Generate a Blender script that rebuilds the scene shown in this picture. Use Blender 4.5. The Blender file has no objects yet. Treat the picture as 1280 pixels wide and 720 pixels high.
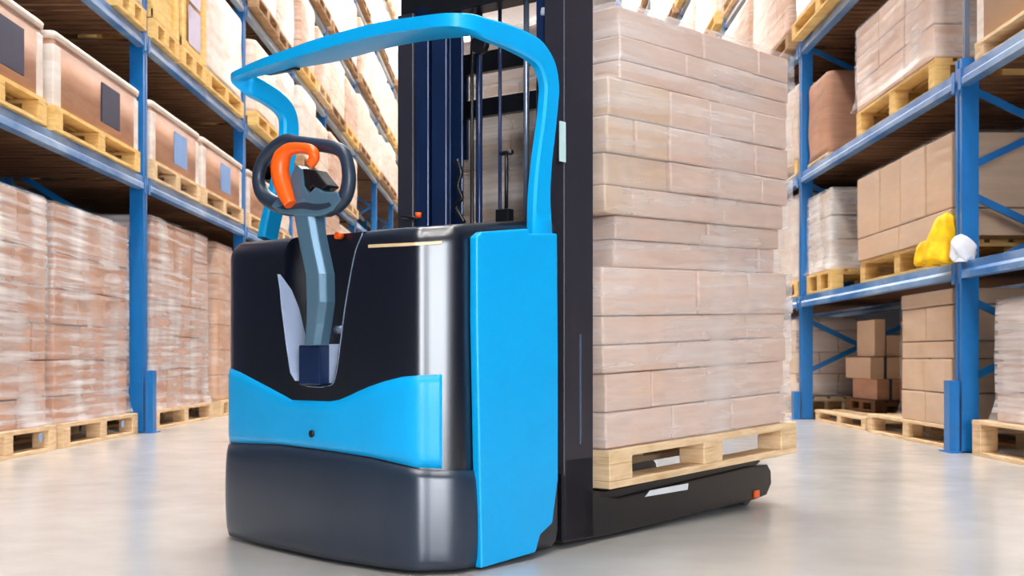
import bpy, bmesh, math, random
from mathutils import Vector, Matrix
random.seed(7)
sc = bpy.context.scene
COL = sc.collection
F = 1500.0; HZ = 448.0; CH = 0.55          # focal length (px of 1280), horizon row, camera height (m)

# ------------------------------------------------------------------ materials
def lin(c):
    return tuple((x/255/12.92 if x/255 <= .04045 else ((x/255+.055)/1.055)**2.4) for x in c) + (1,)
def nm(name):
    m = bpy.data.materials.new(name); m.use_nodes = True
    nt = m.node_tree; b = nt.nodes['Principled BSDF']
    return m, nt, b
def coords(nt, scale, kind='Object'):
    tc = nt.nodes.new('ShaderNodeTexCoord'); mp = nt.nodes.new('ShaderNodeMapping')
    mp.inputs['Scale'].default_value = scale
    nt.links.new(tc.outputs[kind], mp.inputs['Vector']); return mp.outputs[0]
def noise(nt, vec, scale=5, detail=3, rough=.5, dist=0):
    n = nt.nodes.new('ShaderNodeTexNoise'); n.inputs['Scale'].default_value = scale
    n.inputs['Detail'].default_value = detail; n.inputs['Roughness'].default_value = rough
    n.inputs['Distortion'].default_value = dist
    nt.links.new(vec, n.inputs['Vector']); return n.outputs['Fac']
def ramp(nt, fac, stops):
    r = nt.nodes.new('ShaderNodeValToRGB'); e = r.color_ramp.elements
    e[0].position, e[0].color = stops[0]; e[1].position, e[1].color = stops[-1]
    for p, c in stops[1:-1]:
        x = e.new(p); x.color = c
    nt.links.new(fac, r.inputs[0]); return r.outputs[0]
def g(v): return (v, v, v, 1)
def bump(nt, fac, b, strength=.2, dist=.01):
    n = nt.nodes.new('ShaderNodeBump'); n.inputs['Strength'].default_value = strength
    n.inputs['Distance'].default_value = dist
    nt.links.new(fac, n.inputs['Height']); nt.links.new(n.outputs[0], b.inputs['Normal'])
def plain(name, col, rough=.5, metal=0, coat=0, var=.06, spec=.5):
    m, nt, b = nm(name)
    c = lin(col); f = noise(nt, coords(nt, (1, 1, 1)), 9, 3)
    lo = tuple(x*(1-var) for x in c[:3])+(1,); hi = tuple(min(1, x*(1+var)) for x in c[:3])+(1,)
    nt.links.new(ramp(nt, f, [(.3, lo), (.7, hi)]), b.inputs['Base Color'])
    b.inputs['Roughness'].default_value = rough; b.inputs['Metallic'].default_value = metal
    b.inputs['Coat Weight'].default_value = coat; b.inputs['Coat Roughness'].default_value = .05
    b.inputs['Specular IOR Level'].default_value = spec
    return m
def streaky(name, a, bcol, scale, stretch, rough=.5, lo=.35, hi=.65, spec=.4, bmp=.0):
    m, nt, b = nm(name)
    f = noise(nt, coords(nt, stretch), scale, 5, .6, .4)
    nt.links.new(ramp(nt, f, [(lo, lin(a)), (hi, lin(bcol))]), b.inputs['Base Color'])
    b.inputs['Roughness'].default_value = rough; b.inputs['Specular IOR Level'].default_value = spec
    if bmp: bump(nt, f, b, bmp, .01)
    return m
M = {}
M['cyan'] = plain('cyan_paint', (0, 168, 232), .42, coat=.05, var=.02, spec=.35)
M['gloss'] = plain('navy_gloss', (7, 11, 24), .29, coat=.08, var=.03, spec=.9)
M['bumper'] = plain('charcoal_plastic', (34, 46, 62), .33, var=.05, spec=.8)
M['steel'] = plain('steel_blue', (84, 116, 136), .34, metal=.25, var=.04)
M['slate'] = plain('dark_slate', (38, 50, 66), .4, var=.05)
M['black'] = plain('black_steel', (14, 14, 18), .38, var=.1)
M['mast'] = plain('mast_grey', (44, 41, 49), .42, var=.08)
M['navy'] = plain('mast_navy', (24, 42, 78), .28, metal=.2, var=.1)
M['bright'] = plain('bright_steel', (120, 132, 152), .25, metal=.6, var=.05)
M['slotlight'] = plain('lit_liner', (168, 182, 208), .4, var=.03)
M['orange'] = plain('orange_plastic', (255, 96, 12), .35, var=.03)
M['white'] = plain('white_plastic', (235, 238, 240), .5, var=.02)
M['mint'] = plain('pale_mint', (200, 226, 222), .5, var=.02)
M['cream'] = plain('cream_reflection', (226, 196, 150), .4, var=.02)
M['blue'] = plain('rack_blue', (2, 108, 178), .34, var=.08, coat=.2)
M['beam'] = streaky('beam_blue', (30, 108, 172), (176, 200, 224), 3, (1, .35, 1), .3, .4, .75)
M['sheenbeam'] = streaky('sheen_beam', (150, 172, 192), (206, 214, 222), 3, (1, .35, 1), .35, .35, .7)  # reflections on the upper beams put in as a paler colour
M['wood'] = streaky('pallet_wood', (238, 208, 166), (206, 168, 122), 5, (1.2, 1.2, 8), .7, .35, .7, bmp=.1)
M['ywood'] = streaky('yellow_wood', (246, 206, 130), (218, 170, 96), 5, (1.2, 1.2, 7), .7, .35, .7, bmp=.1)
M['pwood'] = streaky('brown_pallet_wood', (190, 150, 108), (140, 104, 70), 5, (1.2, 1.2, 8), .75, .35, .7)  # darker brown wood for most of the fill pallets
M['dwood'] = streaky('deck_wood', (134, 92, 58), (84, 56, 38), 3, (1, 6, 1), .8, .35, .7)
M['kraft'] = streaky('carton_kraft', (218, 186, 164), (204, 168, 146), 2.2, (1, 1, 5), .6, .35, .7)
M['kraft2'] = streaky('carton_tan', (214, 180, 148), (204, 168, 134), 2.0, (1, 1, 2), .6, .35, .7)
M['brown'] = streaky('carton_brown', (200, 152, 122), (180, 130, 102), 2.4, (1, 1, 6), .55, .35, .7)
M['rim'] = plain('pale_rim', (232, 214, 200), .5, var=.05)
M['label_navy'] = plain('navy_label', (16, 24, 62), .5)
M['label_blue'] = plain('blue_label', (122, 160, 212), .5)
M['label_lilac'] = plain('lilac_label', (196, 184, 208), .5)
M['yellow'] = streaky('yellow_cloth', (255, 206, 0), (232, 160, 0), 14, (1, 1, 1), .7, .35, .7, bmp=.3)
M['paper'] = plain('white_paper', (236, 236, 240), .6)
M['wrapwhite'] = streaky('white_wrap', (238, 230, 222), (208, 182, 160), 2.2, (1, 1, 4), .35, .35, .75, bmp=.15)
M['wrapcream'] = streaky('cream_wrap', (238, 222, 206), (212, 182, 158), 2.8, (1, 1, 6), .35, .35, .75, bmp=.15)
M['wall'] = plain('wall_paint', (214, 208, 202), .8)
M['darkwall'] = plain('dark_wall_cladding', (44, 50, 64), .7)
M['ceil'] = plain('ceiling_sheet', (222, 222, 224), .8)
def brick_mat(name, a, b2, mortar, sx, sy, white=.25):
    m, nt, b = nm(name)
    tc = nt.nodes.new('ShaderNodeTexCoord')
    sp = nt.nodes.new('ShaderNodeSeparateXYZ'); cb = nt.nodes.new('ShaderNodeCombineXYZ')
    nt.links.new(tc.outputs['Object'], sp.inputs[0])
    ad = nt.nodes.new('ShaderNodeMath'); nt.links.new(sp.outputs[0], ad.inputs[0]); nt.links.new(sp.outputs[1], ad.inputs[1])
    nt.links.new(ad.outputs[0], cb.inputs[0]); nt.links.new(sp.outputs[2], cb.inputs[1])
    br = nt.nodes.new('ShaderNodeTexBrick'); nt.links.new(cb.outputs[0], br.inputs['Vector'])
    br.inputs['Color1'].default_value = lin(a); br.inputs['Color2'].default_value = lin(b2)
    br.inputs['Mortar'].default_value = lin(mortar); br.inputs['Scale'].default_value = 1
    br.inputs['Brick Width'].default_value = sx; br.inputs['Row Height'].default_value = sy
    br.inputs['Mortar Size'].default_value = .006
    f = noise(nt, coords(nt, (1, 1, 6)), 2.5, 5, .6, .5)
    mx = nt.nodes.new('ShaderNodeMix'); mx.data_type = 'RGBA'
    nt.links.new(ramp(nt, f, [(.45, g(0)), (.75, g(min(1, white*2.4)))]), mx.inputs[0])
    nt.links.new(br.outputs['Color'], mx.inputs[6]); mx.inputs[7].default_value = lin((240, 232, 224))
    nt.links.new(mx.outputs[2], b.inputs['Base Color']); b.inputs['Roughness'].default_value = .4
    return m
M['bk1'] = brick_mat('wrapped_cartons', (206, 166, 138), (196, 152, 124), (150, 112, 88), .42, .24, .25)
M['bk2'] = brick_mat('wrapped_cartons_pale', (226, 202, 180), (214, 188, 164), (170, 138, 114), .36, .2, .35)
def film_mat(name, lo, hi, a, b_, zs):
    m, nt, b = nm(name)
    f = noise(nt, coords(nt, (.7, .7, zs)), 1.6, 4, .55, .05)
    f2 = noise(nt, coords(nt, (1.6, 1.6, .5)), 1.6, 2, .5, .2)
    ad = nt.nodes.new('ShaderNodeMath'); ad.operation = 'MULTIPLY_ADD'
    nt.links.new(f2, ad.inputs[0]); ad.inputs[1].default_value = .9; nt.links.new(f, ad.inputs[2])
    hf = nt.nodes.new('ShaderNodeMath'); hf.operation = 'MULTIPLY'; nt.links.new(ad.outputs[0], hf.inputs[0]); hf.inputs[1].default_value = 1/1.9; ad = hf
    r = ramp(nt, ad.outputs[0], [(a, g(lo)), (b_, g(hi))])
    tr = nt.nodes.new('ShaderNodeBsdfTransparent'); mix = nt.nodes.new('ShaderNodeMixShader')
    out = nt.nodes['Material Output']
    b.inputs['Base Color'].default_value = (.88, .86, .85, 1); b.inputs['Roughness'].default_value = .22
    b.inputs['Specular IOR Level'].default_value = .7
    bump(nt, f, b, .25, .01)
    nt.links.new(r, mix.inputs[0]); nt.links.new(tr.outputs[0], mix.inputs[1]); nt.links.new(b.outputs[0], mix.inputs[2])
    nt.links.new(mix.outputs[0], out.inputs['Surface'])
    return m
M['film'] = film_mat('stretch_film', .05, .52, .39, .68, 14)
M['film2'] = film_mat('stretch_film_streaky', .05, .9, .41, .68, 20)
M['film3'] = film_mat('stretch_film_thin', .03, .22, .45, .75, 14)
def floor_mat():
    m, nt, b = nm('polished_concrete')
    v = coords(nt, (1, 1, 1))
    f = noise(nt, v, .9, 5, .6); f2 = noise(nt, v, 6, 4, .6)
    nt.links.new(ramp(nt, f, [(.3, lin((178, 173, 167))), (.7, lin((198, 194, 189)))]), b.inputs['Base Color'])
    nt.links.new(ramp(nt, f2, [(.3, g(.17)), (.8, g(.25))]), b.inputs['Roughness'])
    b.inputs['Specular IOR Level'].default_value = .9
    return m
M['floor'] = floor_mat()
def emit(name, col, s):
    m, nt, b = nm(name); b.inputs['Emission Color'].default_value = lin(col); b.inputs['Emission Strength'].default_value = s
    b.inputs['Base Color'].default_value = lin(col); return m
M['lamp'] = emit('lamp_diffuser', (255, 251, 247), 31)
M['fill_glow'] = emit('fill_panel_glow', (240, 246, 255), 15)  # glow of the added fill panel behind the camera

# ------------------------------------------------------------------ mesh helpers
class MB:
    def __init__(s): s.v = []; s.f = []; s.sm = []
    def add(s, vs, fs, smooth=False):
        n = len(s.v); s.v += [tuple(v) for v in vs]; s.f += [tuple(i+n for i in f) for f in fs]; s.sm += [smooth]*len(fs)
        return s
    def box(s, a, b):
        x0, y0, z0 = [min(p, q) for p, q in zip(a, b)]; x1, y1, z1 = [max(p, q) for p, q in zip(a, b)]
        return s.add([(x0,y0,z0),(x1,y0,z0),(x1,y1,z0),(x0,y1,z0),(x0,y0,z1),(x1,y0,z1),(x1,y1,z1),(x0,y1,z1)],
              [(0,3,2,1),(4,5,6,7),(0,1,5,4),(1,2,6,5),(2,3,7,6),(3,0,4,7)])
    def bar(s, p, q, w, h, up=(0,0,1)):
        p, q = Vector(p), Vector(q); d = (q-p).normalized(); up = Vector(up)
        a = d.cross(up).normalized()*w/2; c = a.cross(d).normalized()*h/2
        vs = [p-a-c, p+a-c, p+a+c, p-a+c, q-a-c, q+a-c, q+a+c, q-a+c]
        return s.add(vs, [(0,1,2,3),(7,6,5,4),(0,4,5,1),(1,5,6,2),(2,6,7,3),(3,7,4,0)])
    def loft(s, rings, closed=True, cap=True, smooth=True, loop=False):
        n = len(rings[0]); vs = [p for r in rings for p in r]; fs = []
        R = len(rings)
        for i in range(R if loop else R-1):
            j = (i+1) % R
            for k in range(n if closed else n-1):
                l = (k+1) % n; fs.append((i*n+k, i*n+l, j*n+l, j*n+k))
        s.add(vs, fs, smooth)
        if cap and not loop:
            s.add(rings[0], [tuple(reversed(range(n)))]); s.add(rings[-1], [tuple(range(n))])
        return s
    def tube(s, pts, r, n=10, loop=False):
        pts = [Vector(p) for p in pts]; rs = r if isinstance(r, (list, tuple)) else [r]*len(pts)
        rings = []; ref = Vector((0.3, 0.1, 1)).normalized()
        for i, p in enumerate(pts):
            a = pts[(i-1) % len(pts)] if (loop or i > 0) else p; b = pts[(i+1) % len(pts)] if (loop or i < len(pts)-1) else p
            d = (b-a).normalized(); u = d.cross(ref)
            if u.length < .2: u = d.cross(Vector((1, 0, 0)))
            u.normalize(); w = d.cross(u)
            rings.append([p+(u*math.cos(2*math.pi*k/n)+w*math.sin(2*math.pi*k/n))*rs[i] for k in range(n)])
        return s.loft(rings, loop=loop)
    def prism(s, poly, fn0, fn1, smooth=False):
        n = len(poly); a = [fn0(p) for p in poly]; b = [fn1(p) for p in poly]
        return s.add(a+b, [tuple(reversed(range(n))), tuple(range(n, 2*n))]+[(k, (k+1) % n, n+(k+1) % n, n+k) for k in range(n)], smooth)
    def mesh(s, name):
        me = bpy.data.meshes.new(name); me.from_pydata(s.v, [], s.f)
        for p, q in zip(me.polygons, s.sm): p.use_smooth = q
        bm = bmesh.new(); bm.from_mesh(me); bmesh.ops.remove_doubles(bm, verts=bm.verts, dist=1e-5)
        bmesh.ops.recalc_face_normals(bm, faces=bm.faces); bm.to_mesh(me); bm.free()
        return me
def link(name, me, mat, parent=None):
    o = bpy.data.objects.new(name, me); COL.objects.link(o)
    if mat and not me.materials: me.materials.append(M[mat] if isinstance(mat, str) else mat)
    if parent: o.parent = parent
    return o
def part(name, mb, mat, parent=None, bevel=0, seg=2):
    o = link(name, mb.mesh(name), mat, parent)
    if bevel:
        b = o.modifiers.new('edge', 'BEVEL'); b.width = bevel; b.segments = seg; b.limit_method = 'ANGLE'; b.angle_limit = math.radians(40)
    return o
def tag(o, label, cat, group=None):
    o['label'] = label; o['category'] = cat
    if group: o['group'] = group
    return o
def empty(name, loc=(0,0,0), label=None, cat=None, group=None, rz=0):
    o = bpy.data.objects.new(name, None); COL.objects.link(o); o.location = loc; o.rotation_euler = (0, 0, rz)
    o.empty_display_size = .1
    if label: tag(o, label, cat, group)
    return o
def structure(name, mb, mat):
    o = part(name, mb, mat); o['kind'] = 'structure'; return o
ORD = ['first', 'second', 'third', 'fourth', 'fifth', 'sixth', 'seventh', 'eighth', 'ninth', 'tenth', 'eleventh', 'twelfth', 'thirteenth', 'fourteenth', 'fifteenth', 'sixteenth']
def rrect(x0, y0, x1, y1, r, n=4):
    pts = []
    for cx, cy, a0 in ((x1-r, y1-r, 0), (x0+r, y1-r, 90), (x0+r, y0+r, 180), (x1-r, y0+r, 270)):
        for k in range(n+1):
            a = math.radians(a0+90*k/n); pts.append((cx+r*math.cos(a), cy+r*math.sin(a)))
    return pts
def smooth_path(pts, sub=6, closed=False):
    out = []; n = len(pts); P = [Vector(p) for p in pts]
    rng = n if closed else n-1
    for i in range(rng):
        p0 = P[(i-1) % n] if closed or i > 0 else P[0]; p1 = P[i]; p2 = P[(i+1) % n]
        p3 = P[(i+2) % n] if closed or i+2 < n else P[-1]
        for k in range(sub):
            t = k/sub
            out.append(.5*((2*p1)+(p2-p0)*t+(2*p0-5*p1+4*p2-p3)*t*t+(3*p1-p0-3*p2+p3)*t**3))
    if not closed: out.append(P[-1])
    return out

# ------------------------------------------------------------------ camera
cam = bpy.data.cameras.new('camera'); co = bpy.data.objects.new('camera', cam); COL.objects.link(co)
co.location = (0, 0, CH); co.rotation_euler = (math.radians(90), 0, 0)
cam.lens = F*36/1280; cam.sensor_width = 36; cam.shift_y = (HZ-360)/1280; cam.clip_start = .05; cam.clip_end = 200
cam.dof.use_dof = True; cam.dof.focus_distance = 3.5; cam.dof.aperture_fstop = 7.5
sc.camera = co

# ------------------------------------------------------------------ setting
YB, YF, XW, ZC = 48.0, -6.0, 4.6, 11.6
structure('floor', MB().box((-XW, YF, -.1), (XW, YB, 0)), 'floor')
structure('ceiling', MB().box((-XW, YF, ZC), (XW, YB, ZC+.1)), 'ceil')
structure('wall_left', MB().box((-XW-.1, YF, 0), (-XW, YB, ZC)), 'darkwall')
structure('wall_right', MB().box((XW, YF, 0), (XW+.1, YB, ZC)), 'darkwall')
structure('wall_back', MB().box((-XW, YB, 0), (XW, YB+.1, ZC)), 'wall')
# wall behind the camera; added glowing panel gives fill and hood highlight
wf = MB(); wf.box((-XW, YF-.1, 0), (.4, YF, ZC)); wf.box((3.0, YF-.1, 0), (XW, YF, ZC)); wf.box((.4, YF-.1, 5.0), (3.0, YF, ZC))
structure('wall_front', wf, 'darkwall')
wd = empty('fill_panel_1', (1.7, YF, 0)); wd['kind'] = 'structure'
fr = MB()
for x in (-1.3, 1.25): fr.box((x, -.06, 0), (x+.05, .02, 5.0))
for z in (0, 2.5, 4.95): fr.box((-1.3, -.06, z), (1.3, .02, z+.05))
part('fill_panel_frame', fr, 'bumper', wd)
part('glow_sheet', MB().box((-1.3, -.09, 0), (1.3, -.07, 5.0)), 'fill_glow', wd)
# ceiling luminaires along the aisle
k = 0
for ly in [-3.0, 0.5, 4, 7.5, 11, 14.5, 18, 22, 26, 30, 35, 40, 45]:
    for lx in (-1.3, 1.3):
        t = empty('strip_light', (lx, ly, ZC-.25), 'long ceiling strip light, %s pair from front wall, %s side of aisle' % (ORD[k], 'left' if lx < 0 else 'right'), 'light', 'ceiling strip lights')
        h = MB().box((-.32, -1.3, .04), (.32, 1.3, .14)); part('housing', h, 'white', t)
        part('diffuser', MB().box((-.3, -1.28, 0), (.3, 1.28, .038)), 'lamp', t)
        part('bracket', MB().box((-.02, -.9, .14), (.02, -.86, .25)).box((-.02, .86, .14), (.02, .9, .25)), 'white', t)
    k += 1

# ------------------------------------------------------------------ pallets
def pallet(loc, L, W, H, label, wood='wood', full=True, rot=None, lead='y', group=None):
    """L runs along local x, W along local y; origin at the near lower corner."""
    bt, sh = .022, .0
    deck = MB(); n = 7 if full else 5
    bw = W/(n+ (n-1)*.28); gap = bw*.28
    # top boards run along the length, on three cross stringers
    for i in range(n):
        y = i*(bw+gap); deck.box((0, y, H-bt), (L, y+bw, H))
    for x in (0, L/2-.06, L-.12): deck.box((x, 0, H-2*bt), (x+.12, W, H-bt))
    blk = []; bh0, bh1 = bt, H-2*bt
    for x in (0, L/2-.06, L-.12):
        for y, w in ((0, .1), (W/2-.07, .14), (W-.1, .1)):
            blk.append(((x, y, bh0), (x+.12, y+w, bh1)))
    sk = [((0, y, 0), (L, y+w, bt)) for y, w in ((0, .1), (W/2-.07, .14), (W-.1, .1))]
    if full:
        t = empty('pallet', loc, label, 'pallet', group)
        if rot is not None: t.rotation_euler = rot
        part('top_deck', deck, wood, t, .002, 1)
        for a, b in blk: part('block', MB().box(a, b), wood, t, .003, 1)
        for a, b in sk: part('bottom_board', MB().box(a, b), wood, t, .002, 1)
        return t
    for a, b in blk+sk: deck.box(a, b)
    t = part('pallet', deck, wood); t.location = loc
    if rot is not None: t.rotation_euler = rot
    return tag(t, label, 'pallet', group)

# in the racks: side -1 / +1, front face X, near end y0, far end y1
def rack_pallet(side, xf, y0, y1, z, label, H=.14, D=1.0, wood='wood', full=True):
    # local x along +Y; for the left rack local y must run to -X
    L = y1-y0
    if side < 0: return pallet((xf, y0, z), L, D, H, label, wood, full, (0, 0, math.pi/2))
    t = pallet((xf+D, y0, z), L, D, H, label, wood, full, (0, 0, math.pi/2))
    return t

def wrap_shell(x0, y0, x1, y1, z0, z1, flare=.03, r=.03, top=True):
    mb = MB(); rings = []
    for z, e in ((z0, flare), (z0+.05, flare*.5), (z0+.12, .0), ((z0+z1)/2, .004), (z1-.02, 0), (z1, -.012)):
        rings.append([(x, y, z) for x, y in rrect(x0-e, y0-e, x1+e, y1+e, r, 4)])
    mb.loft(rings, cap=False)
    n = len(rings[-1]); mb.add(rings[-1], [tuple(range(n))])
    return mb
def carton_mesh(a, b, bev=.006):
    return MB().box(a, b)
def carton_stack(side, xf, y0, y1, z0, rows, where, mat='brown', D=.95, film='film2', gap=.016, rim=0):
    """rows: list of (height, [fractions]) from the bottom."""
    z = z0; k = 0; x0, x1 = (xf-D, xf) if side < 0 else (xf, xf+D)
    for h, fr_ in rows:
        tot = sum(fr_); y = y0
        for j, w in enumerate(fr_):
            wy = (y1-y0)*w/tot; e = random.uniform(-.006, .006)
            cx, cy = (x0+x1)/2, y+wy/2
            mb = MB().box((-D/2, -wy/2+gap/2, 0), (D/2, wy/2-gap/2, h-.007))
            o = part('carton', mb, mat, None, .007, 2); o.location = (cx+e, cy, z)
            tag(o, 'carton, %s layer up, %s along, in the %s' % (ORD[k], ORD[j], where), 'carton', 'cartons in '+where)
            y += wy
        z += h; k += 1
    if film:
        o = part('stretch_film', wrap_shell(x0-.012, y0-.01, x1+.012, y1+.01, z0+.002, z+.008), film)
        tag(o, 'clear stretch film wound round '+where, 'film')
    return z

def bulk_load(side, xf, y0, y1, z0, z1, mat, label, D=.95, strap=False, full=False, crown=0):
    x0, x1 = (xf-D, xf) if side < 0 else (xf, xf+D)
    cx, cy = (x0+x1)/2, (y0+y1)/2
    hx, hy = (x1-x0)/2, (y1-y0)/2; mb = MB(); rings = []
    H = z1-z0; r = .05
    for z, e in ((0, .0), (.06, -.008), (H*.35, .004), (H*.7, -.004), (H-.05, 0), (H-.012, -.01), (H, -.035)):
        rings.append([(x, y, z) for x, y in rrect(-hx-e, -hy-e, hx+e, hy+e, r, 3)])
    mb.loft(rings)
    o = part('wrapped_load', mb, mat); o.location = (cx, cy, z0)
    return tag(o, label, 'pallet load')

def pallet_box(side, xf, y0, y1, z0, z1, label, lab='label_navy', lp=(.55, .62), D=.95, band=False):
    x0, x1 = (xf-D, xf) if side < 0 else (xf, xf+D)
    cx, cy = (x0+x1)/2, (y0+y1)/2; hx, hy = D/2, (y1-y0)/2; H = z1-z0
    t = empty('pallet_box', (cx, cy, z0), label, 'box')
    mb = MB(); mb.loft([[(x, y, z) for x, y in rrect(-hx+.02, -hy+.02, hx-.02, hy-.02, .03, 3)] for z in (0, H-.01)])
    part('body', mb, 'brown', t)
    ld = MB(); ld.loft([[(x, y, z) for x, y in rrect(-hx+e, -hy+e, hx-e, hy-e, .04, 3)] for z, e in ((H-.05, .008), (H-.015, .004), (H, .02))])
    part('lid', ld, 'rim', t)
    # pale corner wraps, a base band and the label on the aisle side
    s = -side; fx = s*(hx-.016)
    for ye, w in ((-1, .12), (1, .10)):
        part('corner_wrap', MB().box((fx, ye*(hy-.014), .0), (fx-s*.1, ye*(hy-.014-w), H-.08)), 'wrapwhite', t, .01)
    lw, lh = .36, .26
    ly = -hy+lp[0]*2*hy
    part('label', MB().box((fx-s*.002, ly-lw/2, H*lp[1]-lh/2-.05), (fx+s*.006, ly+lw/2, H*lp[1]+lh/2-.05)), lab, t)
    return t

# ------------------------------------------------------------------ pallet racks
LX, RX = -2.72, 2.62
LZ = [1.895, 2.945, 4.16, 5.37, 6.82, 8.2, 9.6]      # tops of the left rack's beams
RZ = [1.115, 2.235, 3.40, 4.70, 5.95, 7.4, 9.0]
LB = [5.6, 8.9, 12.2, 14.85, 17.5, 20.8, 24.1, 27.4, 30.7, 34.0, 37.3, 40.6, 43.9]
RB = [3.2, 7.04, 10.9, 14.75, 18.6, 22.45, 26.3, 30.15, 34, 37.85, 41.7, 45.5]
RD = 1.1
def c_profile(w, d):   # an upright's open section, grooved on the face
    return [(0,0),(w*.36,0),(w*.42,.012),(w*.58,.012),(w*.64,0),(w,0),(w,d),(w*.7,d),(w*.7,d*.75),(w*.3,d*.75),(w*.3,d),(0,d)]
def bay(side, xf, y0, y1, levels, idx, last=False, top=10.4, guard=False):
    nm_ = 'left' if side < 0 else 'right'
    t = empty('pallet_rack_bay', (xf, y0, 0), 'blue steel pallet rack bay, %s from the camera in the %s rack' % (ORD[idx], nm_), 'pallet rack', 'bays of the %s rack' % nm_)
    L = y1-y0; S = side
    def post(x, y, z1, w=.1, d=.1, z0=0, mat='blue'):
        poly = c_profile(w, d)
        mb = MB(); mb.prism(poly, lambda p: (x+S*p[1], y-w/2+p[0], z0), lambda p: (x+S*p[1], y-w/2+p[0], z1))
        if z0 == 0: mb.box((x-S*.02, y-w/2, 0), (x+S*(d+.02), y+w/2, .008))
        return part('upright', mb, mat, t)
    ends = [0] + ([L] if last else [])
    for e in ends:
        zt = top
        if side > 0 and idx == 1:
            post(0, e, 2.30); post(.03, e, top, .03, .03, 2.30, 'bright')
        else: post(0, e, zt)
        post(S*(RD-.1), e, zt)
        xa, xb = S*.1, S*(RD-.1)
        zz = .45; br = MB()
        if side > 0:
            z = .45
            while z < top-.6 and z < 6:
                br.bar((xa, e-.012, z), (xb, e-.012, z+.43), .042, .02, (0, 1, 0)); br.bar((xa, e+.012, z+.43), (xb, e+.012, z), .042, .02, (0, 1, 0)); z += .62
        else:
            z = .3
            while z < min(top-.6, 9):
                br.bar((xa, e, z), (xb, e, z+.55), .042, .02, (0, 1, 0)); br.bar((xb, e, z+.55), (xa, e, z+1.1), .042, .02, (0, 1, 0)); z += 1.1
        part('brace', br, 'blue', t)
    for z in levels:
        for x in (0, S*(RD-.05)):
            # stepped box beam with end plates
            pr = [(-.02, -.1), (.045, -.1), (.045, 0), (.004, 0), (.004, -.045), (-.02, -.066)]
            mb = MB(); mb.prism(pr, lambda p: (x+S*p[0], .052, z+p[1]), lambda p: (x+S*p[0], L-.052, z+p[1]))
            part('beam', mb, 'beam' if z < 4 else 'sheenbeam', t)
            for y in (.0, L-.10):
                part('beam_connector', MB().box((x-S*.026, y, z-.13), (x-S*.0205, y+.045, z-.004)), 'blue', t)
        dk = MB(); y = .08
        while y < L-.15:
            dk.box((S*.05, y, z-.026), (S*(RD-.05), y+.09, z-.004)); y += .125
        part('shelf_deck', dk, 'dwood', t)
    return t
for i in range(len(LB)-1):
    y0, y1 = LB[i], LB[i+1]
    lv = [z for z in LZ if y1 > (z-.55)*3.35-2 and (z > 3 or y0 < 22)]
    bay(-1, LX, y0, y1, lv, i, i == len(LB)-2)
for i in range(len(RB)-1):
    y0, y1 = RB[i], RB[i+1]
    lv = [z for z in RZ if y1 > (z-.55)*3.35-2 and (z > 3 or y0 < 15)]
    bay(1, RX, y0, y1, lv, i, i == len(RB)-2)
# post guards at the aisle feet
def guard(x, y, side, h, label):
    mb = MB()
    poly = [(-.01, -.075), (-.035, -.045), (-.035, .045), (-.01, .075), (.012, .075), (.012, -.075)]
    mb.prism(poly, lambda p: (p[0]*side, p[1], 0), lambda p: (p[0]*side, p[1], h))
    mb.box((-.05*side, -.09, 0), (.0, .09, .01))
    o = part('post_guard', mb, 'blue'); o.location = (x-side*.035, y, 0); return tag(o, label, 'post guard')
guard(RX, RB[1], 1, .42, 'blue steel guard at the foot of the nearest right rack upright')
guard(LX, LB[1], -1, .46, 'blue steel guard at the foot of the nearest left rack upright')
guard(RX, RB[2], 1, .25, 'low blue guard at the foot of the second right rack upright')

# ------------------------------------------------------------------ left rack, near contents
W = 'wrapped load on the floor '
def L_ypx(px, X=2.75): return X*F/abs(px-640)
# floor
rack_pallet(-1, -2.74, 5.85, 7.22, 0, 'wooden pallet on the floor, cut by the left frame edge', .15)
carton_stack(-1, -2.78, 5.9, 7.16, .152, [(.17,[1,1,1]),(.22,[1,1.2,1]),(.22,[.6,1,1,.5]),(.22,[1,1,1]),(.22,[.7,1,1]),(.3,[1,1,1])], 'floor load cut by the left frame edge', 'brown')
rack_pallet(-1, -2.74, 7.33, 8.79, 0, 'wooden pallet on the floor just before the nearest left upright', .15)
carton_stack(-1, -2.78, 7.28, 8.68, .152, [(.17,[1,1,1]),(.22,[1,1,.9,1.3]),(.22,[1,1.1,1]),(.22,[.8,1,1]),(.22,[1,.9,1.1]),(.3,[1,1,1])], 'floor load just before nearest left upright', 'brown')
rack_pallet(-1, -2.74, 9.22, 11.0, 0, 'wooden pallet on the floor just beyond the nearest left upright', .15)
carton_stack(-1, -2.78, 9.25, 10.95, .152, [(.32,[1,1,1,1]),(.26,[1,1,1]),(.26,[1,1,1]),(.26,[1,1,1]),(.4,[1.2,1,1])], 'tall floor load beyond nearest left upright', 'brown')
rack_pallet(-1, -2.74, 11.3, 12.0, 0, 'wooden pallet on the floor beside the truck bodywork', .15)
bulk_load(-1, -2.78, 11.3, 12.0, .152, 1.66, 'bk1', 'brown wrapped load on the floor beside the truck bodywork')
st = MB()
for z in (.95, 1.25): st.box((-.48, -.362, z-.152), (.482, .36, z-.14))
for y, z, yr in ((6.97, .09, 5.85), (8.44, .089, 7.33)):
    host = [o for o in bpy.data.objects if o.name.startswith('pallet') and o.type == 'EMPTY' and abs(o.location.y-yr) < .01 and o.location.z < .1 and o.location.x < 0][0]
    part('stamp', MB().tube([(y-yr, .0, z), (y-yr, -.004, z)], .026, 16), 'beam', host)
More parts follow.
